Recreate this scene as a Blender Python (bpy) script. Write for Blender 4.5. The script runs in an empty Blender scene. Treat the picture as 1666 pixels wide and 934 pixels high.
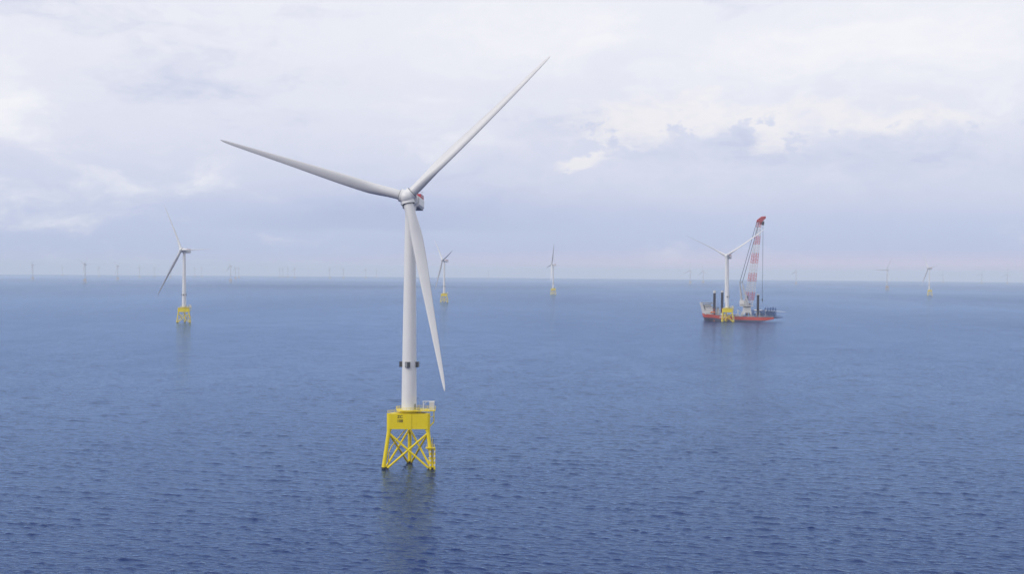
import bpy, math, random
import numpy as np
from mathutils import Vector, Matrix

random.seed(7)
scene = bpy.context.scene
COL = scene.collection
PI = math.pi
R = math.radians

# ------------------------------------------------------------------ camera
CAM_H = 80.0
FPX = 2000.0                       # focal length in photograph pixels (1666 wide)
PITCH, ROLL = R(0.696), R(0.447)
cam_data = bpy.data.cameras.new('camera')
cam = bpy.data.objects.new('camera', cam_data)
COL.objects.link(cam)
CAM_ROT = Matrix.Rotation(PI / 2 - PITCH, 3, 'X') @ Matrix.Rotation(ROLL, 3, 'Z')
cam.matrix_world = Matrix.Translation((0, 0, CAM_H)) @ CAM_ROT.to_4x4()
cam_data.sensor_fit = 'HORIZONTAL'
cam_data.sensor_width = 36.0
cam_data.lens = 36.0 * FPX / 1666.0
cam_data.clip_start = 1.0
cam_data.clip_end = 200000.0
scene.camera = cam

# ------------------------------------------------------------------ render
scene.render.engine = 'CYCLES'
cy = scene.cycles
cy.use_denoising = True
try:
    cy.denoiser = 'OPENIMAGEDENOISE'
except Exception:
    pass
cy.max_bounces = 6
cy.diffuse_bounces = 2
cy.glossy_bounces = 3
cy.volume_bounces = 1
cy.transparent_max_bounces = 6
cy.sample_clamp_indirect = 6.0
cy.caustics_reflective = False
cy.caustics_refractive = False
vs = scene.view_settings
vs.view_transform = 'Standard'
vs.look = 'None'
vs.exposure = 0.0
vs.gamma = 1.0
vs.use_curve_mapping = False

# ------------------------------------------------------------------ tiny node language
class NT:
    def __init__(self, tree):
        self.t = tree
    def node(self, kind, **props):
        n = self.t.nodes.new(kind)
        for k, v in props.items():
            setattr(n, k, v)
        return n
    def put(self, sock, v):
        if isinstance(v, S):
            self.t.links.new(v.s, sock)
        elif isinstance(v, bpy.types.NodeSocket):
            self.t.links.new(v, sock)
        else:
            if isinstance(v, (tuple, list)) and len(v) == 3 and sock.type == 'RGBA':
                v = tuple(v) + (1.0,)
            sock.default_value = v
    def math(self, op, *a, clamp=False):
        n = self.node('ShaderNodeMath', operation=op)
        n.use_clamp = clamp
        for i, v in enumerate(a):
            self.put(n.inputs[i], v)
        return S(self, n.outputs[0])
    def vmath(self, op, *a):
        n = self.node('ShaderNodeVectorMath', operation=op)
        for i, v in enumerate(a):
            self.put(n.inputs[i], v)
        return n.outputs[0]
    def noise(self, vec, scale=1.0, detail=4.0, rough=0.55, dist=0.0, lac=2.0):
        n = self.node('ShaderNodeTexNoise')
        n.noise_dimensions = '3D'
        self.put(n.inputs['Vector'], vec)
        n.inputs['Scale'].default_value = scale
        n.inputs['Detail'].default_value = detail
        n.inputs['Roughness'].default_value = rough
        n.inputs['Lacunarity'].default_value = lac
        n.inputs['Distortion'].default_value = dist
        return S(self, n.outputs['Fac'])
    def xyz(self, x, y, z):
        n = self.node('ShaderNodeCombineXYZ')
        for i, v in enumerate((x, y, z)):
            self.put(n.inputs[i], v)
        return n.outputs[0]
    def sep(self, v):
        n = self.node('ShaderNodeSeparateXYZ')
        self.put(n.inputs[0], v)
        return [S(self, o) for o in n.outputs]
    def mix(self, f, a, b):
        n = self.node('ShaderNodeMix', data_type='RGBA')
        n.clamp_factor = True
        self.put(n.inputs['Factor'], f)
        self.put(n.inputs[6], a)
        self.put(n.inputs[7], b)
        return n.outputs[2]
    def smooth(self, x, lo, hi):
        n = self.node('ShaderNodeMapRange', interpolation_type='SMOOTHSTEP')
        self.put(n.inputs['Value'], x)
        n.inputs['From Min'].default_value = lo
        n.inputs['From Max'].default_value = hi
        return S(self, n.outputs[0])
    def ramp(self, x, stops):
        n = self.node('ShaderNodeValToRGB')
        cr = n.color_ramp
        while len(cr.elements) < len(stops):
            cr.elements.new(0.5)
        for e, (p, c) in zip(cr.elements, stops):
            e.position = p
            e.color = tuple(c) + (1.0,)
        self.put(n.inputs[0], x)
        return n.outputs[0]

class S:
    def __init__(self, nt, s):
        self.n, self.s = nt, s
    def __add__(self, o): return self.n.math('ADD', self, o)
    __radd__ = __add__
    def __sub__(self, o): return self.n.math('SUBTRACT', self, o)
    def __rsub__(self, o): return self.n.math('SUBTRACT', o, self)
    def __mul__(self, o): return self.n.math('MULTIPLY', self, o)
    __rmul__ = __mul__
    def __truediv__(self, o): return self.n.math('DIVIDE', self, o)

# ------------------------------------------------------------------ sky: Nishita under a near-closed cloud cover
SUN_DIR = Vector((-0.74, -0.52, 0.56)).normalized()
SUN_EL = math.asin(SUN_DIR.z)
SUN_AZ = math.atan2(SUN_DIR.x, SUN_DIR.y)

world = bpy.data.worlds.new('World')
scene.world = world
world.use_nodes = True
wt = world.node_tree
wt.nodes.clear()
W = NT(wt)
out = W.node('ShaderNodeOutputWorld')
bg = W.node('ShaderNodeBackground')
bg.inputs['Strength'].default_value = 0.1
wt.links.new(bg.outputs[0], out.inputs['Surface'])
nish = W.node('ShaderNodeTexSky', sky_type='NISHITA')
nish.sun_disc = False
nish.sun_elevation = SUN_EL
nish.sun_rotation = SUN_AZ
nish.dust_density = 2.0
tc = W.node('ShaderNodeTexCoord')
dx, dy, dz = W.sep(tc.outputs['Generated'])
DEG = 180.0 / PI
az = W.math('ARCTAN2', dx, dy) * DEG              # compass bearing, degrees
el = W.math('ARCSINE', dz) * DEG                  # height above the sea's eye level, degrees

def blob(u0, v0, su, sv, amp, uu, vv):
    """a soft elliptic mass of cloud in the sky, its edge already broken up by the warped uu, vv"""
    a = (uu - u0) / su
    b = (vv - v0) / sv
    e = W.math('EXPONENT', (a * a + b * b) * -1.0)
    return e * amp

wv = W.xyz(az * 0.11, el * 0.24, 3.1)
warp1 = W.noise(wv, 1.6, 5, 0.55) - 0.5
warp2 = W.noise(W.xyz(az * 0.11 + 19.0, el * 0.24, 8.7), 1.6, 5, 0.55) - 0.5
uu = az + warp1 * 9.0
vv = el + warp2 * 3.6
big = W.noise(W.xyz(uu * 0.085, vv * 0.27, 1.3), 1.0, 7, 0.56)
fine = W.noise(W.xyz(uu * 0.30, vv * 0.62, 5.3), 1.0, 7, 0.6)
streak = W.noise(W.xyz(az * 0.06, el * 0.95, 2.2), 1.0, 5, 0.5)

base = W.ramp(el / 40.0 + warp2 * 0.02, [
    (0.000, (0.56, 0.585, 0.775)),
    (0.024, (0.50, 0.565, 0.78)),
    (0.060, (0.55, 0.615, 0.815)),
    (0.110, (0.675, 0.71, 0.87)),
    (0.170, (0.775, 0.795, 0.91)),
    (0.250, (0.845, 0.855, 0.94)),
    (0.330, (0.88, 0.89, 0.96)),
    (0.600, (0.90, 0.905, 0.96)),
    (1.000, (0.86, 0.88, 0.95))])

# brightness of the cover: positive = thin and white, negative = thick and blue-grey
tuft = W.noise(W.xyz(az * 0.62 + warp1 * 1.5, el * 1.15 + warp2 * 1.2, 9.4), 1.0, 9, 0.66)
lum = (big - 0.5) * 1.15 + (fine - 0.5) * 0.7 + (tuft - 0.5) * 0.42 + (streak - 0.5) * 0.2
marks = [
    # thick masses
    (-7.5, 2.5, 6.0, 0.75, -0.3), (-2.0, 2.9, 6.0, 0.8, -0.2), (-14.0, 8.2, 6.5, 1.5, -0.20), (-18.5, 9.5, 5.0, 2.0, -0.10),
    (9.5, 5.4, 4.5, 1.5, -0.26), (2.5, 7.2, 3.4, 1.6, -0.26), (17.5, 5.0, 6.5, 1.4, -0.20), (7.4, 6.6, 1.1, 0.7, -0.2),
    (11.0, 6.9, 1.0, 0.55, -0.35), (5.0, 9.6, 1.5, 0.8, -0.25), (8.0, 12.0, 2.6, 1.2, -0.20),
    (0.0, 4.6, 9.0, 1.2, -0.12), (-10.5, 4.6, 4.0, 1.0, -0.1),
    # thin, bright places
    (-22.0, 6.8, 3.2, 1.5, 0.45), (-6.5, 11.0, 6.0, 1.5, 0.10), (15.0, 10.0, 10.0, 2.2, 0.55), (1.5, 10.2, 4.0, 1.5, 0.16),
    (-15.0, 3.9, 3.0, .7, 0.14), (-20.0, 1.9, 8.0, .45, 0.16), (-9.0, 1.65, 7.0, .28, 0.2),
]
for m in marks:
    lum = lum + blob(*m, uu, vv)
sky = W.mix(W.smooth(lum, 0.0, -0.75), base, (0.50, 0.56, 0.775))
sky = W.mix(W.smooth(lum, -0.02, 0.62), sky, (0.945, 0.945, 0.985))
# sun-warmed rims of the cumulus tops on the right
uf = az + warp1 * 4.5
vf = el + warp2 * 2.6
# bright cream sky far behind, seen over and through the ragged tops of a lavender cumulus bank
belt = blob(10.5, 7.4, 6.0, 0.8, 0.75, uf, vf) + blob(5.0, 6.6, 3.2, 1.3, 0.9, uf, vf) + blob(2.9, 5.0, 1.6, 0.8, 1.1, uf, vf) + blob(12.2, 6.0, 1.2, 1.0, 0.8, uf, vf) + blob(18.5, 6.9, 5.0, 0.5, 0.6, uf, vf)
puff = W.noise(W.xyz(az * 0.80 + 40.0 + warp2 * 1.6, el * 1.25 + warp1 * 1.4, 3.7), 1.0, 10, 0.62) - 0.5
sky_back = W.mix(W.smooth(belt + (fine - 0.5) * 1.2 + puff * 1.2, 0.15, 1.05) * 0.62, sky, (0.98, 0.945, 0.93))
topline = 6.75 - W.smooth(az, 2.0, 12.0) * 0.75 + W.smooth(az, 5.0, -2.0) * 0.9
depth = (topline - el) * 0.50 + puff * 3.6 + (tuft - 0.5) * 0.9
hole = blob(2.9, 5.0, 1.5, 0.62, 1.15, uf, vf) + blob(5.9, 5.9, 0.9, 0.8, 1.0, uf, vf) + blob(5.8, 7.1, 1.1, 0.45, 1.1, uf, vf) + blob(11.6, 5.6, 0.8, 0.8, 0.5, uf, vf)
stray = blob(11.0, 7.0, 0.8, 0.5, 1.0, uf, vf) + blob(5.0, 9.6, 1.4, 0.9, 1.1, uf, vf) + blob(7.2, 6.6, 1.2, 0.7, 0.5, uf, vf) + blob(7.0, 12.2, 3.0, 1.1, 1.0, uf, vf)
depth = depth - hole + stray
front = W.smooth(depth, -0.10, 0.34) * W.smooth(az, -4.0, 1.5)
bankcol = W.mix(W.smooth(puff + (tuft - 0.5) * 0.5, -0.18, 0.22), W.mix(0.45, sky, (0.74, 0.755, 0.88)), W.mix(0.5, sky, (0.655, 0.695, 0.855)))
bankcol = W.mix(W.smooth(el, 2.2, 4.4), sky, bankcol)
sky = W.mix(W.smooth(az, -5.0, 1.0), sky, W.mix(front, sky_back, bankcol))
# a slate-blue cloud base over the left middle, its lower edge drawn level above a paler strip
lo = el + warp2 * 0.5 + (tuft - 0.5) * 0.30
slate = W.smooth(lo, 1.72, 2.05) * W.smooth(lo + (fine - 0.5) * 1.6, 4.3, 2.2)
sa = (az + 6.0) / 7.5
sky = W.mix(slate * W.math('EXPONENT', sa * sa * -1.0) * 0.62, sky, (0.455, 0.525, 0.745))
# faint rose tone low over the sea, mostly to the right
rose = W.smooth(az, -14.0, 12.0) * W.math('EXPONENT', ((el - 0.25) / 0.62) * ((el - 0.25) / 0.62) * -1.0)
sky = W.mix(rose * 0.75, sky, (0.74, 0.625, 0.78))
ten = W.vmath('MULTIPLY', sky, (10.0, 10.0, 10.0))
gap = W.smooth(big + fine * 0.3, 0.52, 0.30) * 0.06 + 0.03
final = W.mix(gap, ten, nish.outputs[0])
wt.links.new(final, bg.inputs['Color'])
try:
    world.cycles.sampling_method = 'MANUAL'
    world.cycles.sample_map_resolution = 512
except Exception:
    pass

sun_data = bpy.data.lights.new('sun', 'SUN')
sun_data.energy = 1.5
sun_data.angle = R(32)
sun_data.color = (1.0, 0.95, 0.88)
sun = bpy.data.objects.new('sun', sun_data)
COL.objects.link(sun)
sun.rotation_euler = (-SUN_DIR).to_track_quat('-Z', 'Y').to_euler()
sun.location = (0, 0, 300)

# ------------------------------------------------------------------ positions
R_EARTH = 7.43e6        # earth's radius with ordinary refraction

def drop(d):
    return -d * d / (2 * R_EARTH)

def bearing(px):
    """unit horizontal direction of a photograph column near the horizon"""
    v = CAM_ROT @ Vector(((px - 833.0) / FPX, 0.0, -1.0))
    return Vector((v.x, v.y)).normalized()

def at(px, dist):
    b = bearing(px)
    return Vector((b.x * dist, b.y * dist, drop(dist)))

def on_water(px, py):
    v = CAM_ROT @ Vector(((px - 833.0) / FPX, -(py - 467.0) / FPX, -1.0))
    h = math.hypot(v.x, v.y)
    v /= h
    a = 1 / (2 * R_EARTH)
    s = (-v.z - math.sqrt(v.z * v.z - 4 * a * CAM_H)) / (2 * a)
    return Vector((v.x * s, v.y * s, drop(s)))

# ------------------------------------------------------------------ materials
def paint(name, color, rough=0.45, dirt=0.12, scale=0.35, dirt_col=None, metallic=0.0, streaks=0.0):
    m = bpy.data.materials.new(name)
    m.use_nodes = True
    t = m.node_tree
    t.nodes.clear()
    N = NT(t)
    o = N.node('ShaderNodeOutputMaterial')
    p = N.node('ShaderNodeBsdfPrincipled')
    t.links.new(p.outputs[0], o.inputs[0])
    co = N.node('ShaderNodeTexCoord')
    n1 = N.noise(co.outputs['Object'], scale, 6, 0.6)
    dc = dirt_col or tuple(c * 0.55 for c in color)
    f = N.smooth(n1, 0.42, 0.78) * dirt
    if streaks:
        x, y, z = N.sep(co.outputs['Object'])
        n2 = N.noise(N.xyz(x * 2.2, y * 2.2, z * 0.12), 1.0, 4, 0.6)
        f = f + N.smooth(n2, 0.5, 0.8) * streaks
    c = N.mix(f, color, dc)
    N.put(p.inputs['Base Color'], c)
    N.put(p.inputs['Roughness'], n1 * 0.25 + (rough - 0.12))
    p.inputs['Metallic'].default_value = metallic
    return m

M = {}
M['white'] = paint('turbine_paint', (0.76, 0.76, 0.765), 0.38, 0.10, 0.12, (0.52, 0.52, 0.52), streaks=0.05)
M['blade'] = paint('blade_gelcoat', (0.69, 0.69, 0.70), 0.36, 0.14, 0.10, (0.47, 0.47, 0.48))
M['far_shaded_white'] = paint('far_tower_shaded_white', (0.55, 0.56, 0.58), 0.5, 0.1, 0.1)  # turbine white, with distant cloud shade put into the colour
M['far_yellow'] = paint('far_jacket_yellow', (0.55, 0.40, 0.22), 0.5, 0.2, 0.1)  # jacket yellow dulled in the colour to match the shaded towers
M['yellow'] = paint('yellow_steel', (0.85, 0.67, 0.003), 0.45, 0.12, 0.25, (0.42, 0.25, 0.015), streaks=0.22)
M['weed'] = paint('splash_zone', (0.035, 0.035, 0.03), 0.7, 0.5, 0.8)
M['dark'] = paint('dark_casing', (0.045, 0.05, 0.06), 0.5, 0.3, 0.8, (0.10, 0.10, 0.11))
M['grey'] = paint('galvanised', (0.32, 0.33, 0.35), 0.5, 0.2, 0.6)
M['red'] = paint('signal_red', (0.42, 0.025, 0.05), 0.45, 0.2, 0.5)
M['letter'] = paint('letter_black', (0.09, 0.07, 0.012), 0.6, 0.2, 1.0)
M['hull_red'] = paint('hull_red', (0.62, 0.075, 0.045), 0.5, 0.25, 0.12, (0.38, 0.07, 0.06), streaks=0.12)
M['hull_low'] = paint('hull_lower', (0.10, 0.105, 0.17), 0.5, 0.3, 0.15, (0.05, 0.05, 0.07))
M['ship_white'] = paint('ship_white', (0.70, 0.69, 0.68), 0.45, 0.2, 0.2, (0.45, 0.40, 0.36), streaks=0.12)
M['deck'] = paint('deck_plate', (0.16, 0.17, 0.19), 0.7, 0.4, 0.15)
M['helideck'] = paint('helideck_paint', (0.13, 0.14, 0.17), 0.7, 0.3, 0.15)
M['leg_dark'] = paint('leg_steel', (0.014, 0.014, 0.03), 0.5, 0.3, 0.2, (0.09, 0.03, 0.03))
M['leg_red'] = paint('leg_primer', (0.20, 0.05, 0.05), 0.6, 0.3, 0.3)
M['blue'] = paint('rack_blue', (0.055, 0.115, 0.30), 0.5, 0.3, 0.3, (0.03, 0.04, 0.08))
M['window'] = paint('window_glass', (0.02, 0.025, 0.035), 0.15, 0.1, 0.5)
M['boom_red'] = paint('boom_red', (0.58, 0.07, 0.075), 0.5, 0.2, 0.3)
M['boom_white'] = paint('boom_white', (0.72, 0.71, 0.71), 0.5, 0.2, 0.3)
M['orange'] = paint('safety_orange', (0.70, 0.16, 0.02), 0.45, 0.15, 0.5)
M['cable'] = paint('wire_rope', (0.05, 0.07, 0.13), 0.6, 0.2, 1.0)

# ------------------------------------------------------------------ mesh builder
class MB:
    def __init__(self):
        self.v, self.f, self.m, self.sm = [], [], [], []
    def add(self, verts, faces, mat=0, smooth=False):
        o = len(self.v)
        self.v += [tuple(p) for p in verts]
        for f in faces:
            self.f.append([i + o for i in f])
            self.m.append(mat)
            self.sm.append(smooth)
        return self
    def box(self, x0, x1, y0, y1, z0, z1, mat=0):
        v = [(x, y, z) for z in (z0, z1) for y in (y0, y1) for x in (x0, x1)]
        return self.add(v, [(0, 2, 3, 1), (4, 5, 7, 6), (0, 1, 5, 4), (2, 6, 7, 3), (0, 4, 6, 2), (1, 3, 7, 5)], mat)
    def prism(self, poly, z0, z1, mat=0, top=None):
        n = len(poly)
        top = top or poly
        v = [(x, y, z0) for x, y in poly] + [(x, y, z1) for x, y in top]
        f = [tuple(range(n - 1, -1, -1)), tuple(range(n, 2 * n))]
        f += [(i, (i + 1) % n, n + (i + 1) % n, n + i) for i in range(n)]
        return self.add(v, f, mat)
    def tube(self, a, b, r0, r1=None, seg=12, mat=0, caps=True):
        a, b = Vector(a), Vector(b)
        r1 = r0 if r1 is None else r1
        q = (b - a).to_track_quat('Z', 'Y')
        v = []
        for p, r in ((a, r0), (b, r1)):
            for i in range(seg):
                t = 2 * PI * i / seg
                v.append(p + q @ Vector((r * math.cos(t), r * math.sin(t), 0)))
        f = [(i, (i + 1) % seg, seg + (i + 1) % seg, seg + i) for i in range(seg)]
        self.add(v, f, mat, seg > 6)
        if caps:
            self.add(v[:seg], [tuple(range(seg - 1, -1, -1))], mat)
            self.add(v[seg:], [tuple(range(seg))], mat)
        return self
    def path(self, pts, r, seg=8, mat=0):
        for a, b in zip(pts, pts[1:]):
            self.tube(a, b, r, seg=seg, mat=mat)
        return self
    def lathe(self, prof, seg=32, mat=0, axis='Z', origin=(0, 0, 0)):
        v = []
        for r, h in prof:
            for i in range(seg):
                t = 2 * PI * i / seg
                p = (r * math.cos(t), r * math.sin(t), h) if axis == 'Z' else (r * math.cos(t), h, -r * math.sin(t))
                v.append(tuple(p[k] + origin[k] for k in range(3)))
        n = len(prof)
        f = []
        for j in range(n - 1):
            for i in range(seg):
                k = (i + 1) % seg
                f.append((j * seg + i, j * seg + k, (j + 1) * seg + k, (j + 1) * seg + i))
        self.add(v, f, mat, True)
        if prof[0][0] > 1e-4:
            self.add(v[:seg], [tuple(range(seg - 1, -1, -1))], mat)
        if prof[-1][0] > 1e-4:
            self.add(v[-seg:], [tuple(range(seg))], mat)
        return self
    def build(self, name, mats, parent=None, bevel=0.0):
        me = bpy.data.meshes.new(name)
        me.from_pydata(self.v, [], self.f)
        if not isinstance(mats, (list, tuple)):
            mats = [mats]
        for m in mats:
            me.materials.append(m)
        me.polygons.foreach_set('material_index', self.m)
        me.polygons.foreach_set('use_smooth', self.sm)
        me.update()
        o = bpy.data.objects.new(name, me)
        COL.objects.link(o)
        if parent:
            o.parent = parent
        if bevel:
            b = o.modifiers.new('bevel', 'BEVEL')
            b.width = bevel
            b.segments = 3
            b.limit_method = 'ANGLE'
            b.angle_limit = R(40)
        return o

def tag(o, label=None, cat=None, group=None, kind=None):
    if label: o['label'] = label
    if cat: o['category'] = cat
    if group: o['group'] = group
    if kind: o['kind'] = kind
    return o

def empty(name, loc, rz=0.0):
    o = bpy.data.objects.new(name, None)
    o.empty_display_size = 2.0
    COL.objects.link(o)
    o.location = loc
    o.rotation_euler = (0, 0, rz)
    return o

# ------------------------------------------------------------------ the sea: one sheet, curved like the earth, with real waves near
def make_sea():
    fan = np.arange(-0.56, 0.56 + 1e-9, 0.00082)
    rest = np.linspace(0.56, 2 * PI - 0.56, 140)[1:-1]
    azs = np.concatenate([fan, rest])
    r = [2.0, 60.0, 140.0, 220.0]
    x = 285.0
    while x < 2600.0:
        r.append(x)
        x *= 1.0017
    while x < 45000.0:
        r.append(x)
        x *= 1.035
    rad = np.array(r + [45000.0])
    nr, na = len(rad), len(azs)
    A, D = np.meshgrid(azs, rad)
    X = D * np.sin(A)
    Y = D * np.cos(A)
    Z = -D * D / (2 * R_EARTH)
    rng = np.random.default_rng(11)
    step = D * 0.0017
    fade_all = np.clip((2600.0 - D) / 1600.0, 0, 1) * np.clip((D - 220) / 60.0, 0, 1)
    front = (np.abs(A) < 0.57)
    H = np.zeros_like(Z)
    dirs0 = R(252)                       # the sea runs towards the camera, a little to the left
    n = 72
    for i in range(n):
        lam = 1.9 * (13.0 / 1.9) ** ((i + rng.random()) / n)
        th = dirs0 + rng.normal() * (0.34 + 0.16 * (i < n * 0.5))
        k = 2 * PI / lam
        slope = 0.030 if lam < 5 else 0.012
        amp = slope / k
        ph = rng.random() * 2 * PI
        f = np.clip((lam / step - 2.4) / 1.6, 0, 1)
        # groups: each train comes and goes
        gx, gy = rng.normal(size=2) * k * 0.10
        env = 0.62 + 0.55 * np.sin(gx * X + gy * Y + rng.random() * 6.28)
        H += amp * env * f * np.sin(k * (X * math.cos(th) + Y * math.sin(th)) + ph)
    s = H.std()
    H = H + 0.24 * (H * H) / max(s, 1e-6)         # crests sharper than troughs
    Z = Z + H * fade_all * front
    co = np.stack([X, Y, Z], -1).reshape(-1, 3).astype(np.float32)
    I = np.arange(nr - 1)[:, None] * na
    J = np.arange(na)[None, :]
    Jn = (J + 1) % na
    quads = np.stack([I + J, I + na + J, I + na + Jn, I + Jn], -1).reshape(-1, 4)
    quads = quads[:, ::-1]
    nf = len(quads)
    me = bpy.data.meshes.new('sea')
    me.vertices.add(len(co))
    me.vertices.foreach_set('co', co.ravel())
    me.loops.add(nf * 4)
    me.loops.foreach_set('vertex_index', quads.astype(np.int32).ravel())
    me.polygons.add(nf)
    me.polygons.foreach_set('loop_start', np.arange(0, nf * 4, 4, dtype=np.int32))
    me.polygons.foreach_set('use_smooth', np.ones(nf, dtype=bool))
    me.update(calc_edges=True)
    o = bpy.data.objects.new('sea', me)
    COL.objects.link(o)
    tag(o, kind='structure')
    m = bpy.data.materials.new('sea_water')
    m.use_nodes = True
    t = m.node_tree
    t.nodes.clear()
    N = NT(t)
    om = N.node('ShaderNodeOutputMaterial')
    geo = N.node('ShaderNodeNewGeometry')
    px, py, pz = N.sep(geo.outputs['Position'])
    # cat's paws and slicks: broad patches where the wind roughens the water more or less
    patch = N.noise(N.xyz(px * 0.0011, py * 0.0004, 0.0), 1.0, 5, 0.55)
    patch2 = N.noise(N.xyz(px * 0.00012, py * 0.00020, 4.0), 1.0, 3, 0.5)
    ruff = N.smooth(patch * 0.6 + patch2 * 0.55, 0.38, 0.72) * 0.75 + 0.58
    mid = N.noise(N.xyz(px * 0.016, py * 0.012, 9.0), 1.0, 4, 0.6)
    ruff = ruff + (mid - 0.5) * 0.9
    b0 = (py - 6400.0 + (patch2 - 0.5) * 4000.0) / 1100.0
    ruff = ruff + N.math('EXPONENT', b0 * b0 * -1.0) * N.smooth(px, 1100.0, -200.0) * N.smooth(px, -2700.0, -1500.0) * 0.7
    c, s_ = math.cos(R(-14)), math.sin(R(-14))
    u = px * c + py * s_              # along the crests
    v = py * c - px * s_              # across them
    def height(du, dv):
        a = N.noise(N.xyz((u + du) * 0.20, (v + dv) * 0.60, 0.0), 1.0, 3, 0.6)
        b = N.noise(N.xyz((u + du) * 0.62, (v + dv) * 1.7, 7.0), 1.0, 4, 0.62)
        return a * 0.62 + b * 0.26
    E_ = 0.22
    h0 = height(0.0, 0.0)
    hu = height(E_, 0.0)
    hv = height(0.0, E_)
    su = (h0 - hu) / E_ * ruff
    sv = (h0 - hv) / E_ * ruff
    gx = su * c - sv * s_
    gy = su * s_ + sv * c
    nrm = N.vmath('NORMALIZE', N.vmath('ADD', geo.outputs['Normal'], N.xyz(gx, gy, 0.0)))
    dif = N.node('ShaderNodeBsdfDiffuse')
    body = N.mix(N.smooth(patch2, 0.35, 0.7), (0.003, 0.015, 0.096), (0.005, 0.019, 0.108))
    N.put(dif.inputs['Color'], body)
    glo = N.node('ShaderNodeBsdfGlossy')
    N.put(glo.inputs['Color'], (0.55, 0.74, 1.0))
    glo.inputs['Roughness'].default_value = 0.14
    fr = N.node('ShaderNodeFresnel')
    fr.inputs['IOR'].default_value = 1.333
    for x_ in (glo, fr):
        N.put(x_.inputs['Normal'], nrm)
    mx = N.node('ShaderNodeMixShader')
    N.put(mx.inputs[0], fr.outputs[0])
    t.links.new(dif.outputs[0], mx.inputs[1])
    t.links.new(glo.outputs[0], mx.inputs[2])
    t.links.new(mx.outputs[0], om.inputs['Surface'])
    me.materials.append(m)
    return o

sea = make_sea()

# ------------------------------------------------------------------ haze: one closed box of pale air
HAZE_DENSITY = 6.2e-5
hz = MB().box(-46000, 46000, -46000, 46000, drop(45000) - 1.5, 204.0)
hm = bpy.data.materials.new('haze_air')
hm.use_nodes = True
hm.node_tree.nodes.clear()
HN = NT(hm.node_tree)
ho = HN.node('ShaderNodeOutputMaterial')
pv = HN.node('ShaderNodeVolumePrincipled')
pv.inputs['Color'].default_value = (0.83, 0.915, 1.0, 1.0)
pv.inputs['Density'].default_value = HAZE_DENSITY
pv.inputs['Anisotropy'].default_value = 0.0
hm.node_tree.links.new(pv.outputs[0], ho.inputs['Volume'])
haze = hz.build('haze', hm)
tag(haze, kind='stuff')

# ------------------------------------------------------------------ turbine
HUB_Z = 109.2
TP_BOT, TP_TOP, PLAT_Z = 16.1, 22.3, 23.5
TILT = R(6)
OVERHANG = 6.2
BLADE_L = 80.2
LEG_DIRS = [R(210), R(330), R(90)]

def leg_xy(k, z):
    r = 11.5 + (8.95 - 11.5) * min(max(z, -2) / TP_BOT, 1.0)
    return Vector((r * math.cos(LEG_DIRS[k]), r * math.sin(LEG_DIRS[k]), z))

AIR = [(1.0, 0.0), (0.93, 0.10), (0.80, 0.27), (0.62, 0.43), (0.42, 0.50), (0.25, 0.47), (0.12, 0.36), (0.03, 0.18), (0.0, 0.0),
       (0.03, -0.16), (0.12, -0.31), (0.25, -0.40), (0.42, -0.40), (0.62, -0.27), (0.80, -0.11), (0.93, -0.03)]

def blade_mesh(n=46):
    st = [(0, 3.9, 1.0, 1.0), (.03, 3.9, 1.0, 1.0), (.08, 4.05, .90, .75), (.14, 4.45, .66, .3), (.20, 4.75, .46, 0), (.26, 4.7, .37, 0),
          (.36, 4.4, .30, 0), (.48, 3.75, .26, 0), (.6, 3.05, .23, 0), (.72, 2.45, .21, 0), (.84, 1.85, .19, 0), (.93, 1.35, .18, 0),
          (.975, .9, .18, 0), (.993, .5, .18, 0), (1.0, .12, .2, 0)]
    xs = [a[0] for a in st]
    b = MB()
    rings = []
    K = len(AIR)
    for j in range(n + 1):
        s = (j / n) ** 1.0
        s = 1 - (1 - s) ** 1.15
        ch, tc_, ci = (float(np.interp(s, xs, [a[i] for a in st])) for i in (1, 2, 3))
        tw = R(13.0 * max(0.0, 1 - s * 1.5) ** 1.3 - 1.0)
        pre = -3.8 * s ** 2.1                        # pre-bend, up the wind
        ring = []
        for i, (ax, ay) in enumerate(AIR):
            ta = 2 * PI * i / K
            cx, cy_ = 0.5 * math.cos(ta), 0.5 * math.sin(ta)
            x = (0.32 - ax) * ch
            y = -ay * tc_ * ch
            x = x * (1 - ci) + (-cx * ch) * ci
            y = y * (1 - ci) + (-cy_ * ch * 1.0) * ci
            X = x * math.cos(tw) - y * math.sin(-tw)
            Yv = x * math.sin(-tw) + y * math.cos(tw)
            ring.append((X, Yv + pre, s * BLADE_L))
        rings += ring
    f = []
    for j in range(n):
        for i in range(K):
            k = (i + 1) % K
            f.append((j * K + i, (j + 1) * K + i, (j + 1) * K + k, j * K + k))
    b.add(rings, f, 0, True)
    b.add(rings[-K:], [tuple(range(K - 1, -1, -1))], 0)
    b.add(rings[:K], [tuple(range(K))], 0)
    return b

def ring_rail(b, pts, h=1.2, r=0.05, mat=0, closed=True, posts=1.6):
    seq = pts + [pts[0]] if closed else pts
    for a, c in zip(seq, seq[1:]):
        a, c = Vector(a), Vector(c)
        for hh in (0.62 * h, h):
            b.tube(a + Vector((0, 0, hh)), c + Vector((0, 0, hh)), r, seg=6, mat=mat)
        n = max(1, int((c - a).length / posts))
        for i in range(n):
            p = a.lerp(c, i / n)
            b.tube(p, p + Vector((0, 0, h)), r, seg=6, mat=mat)

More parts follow.
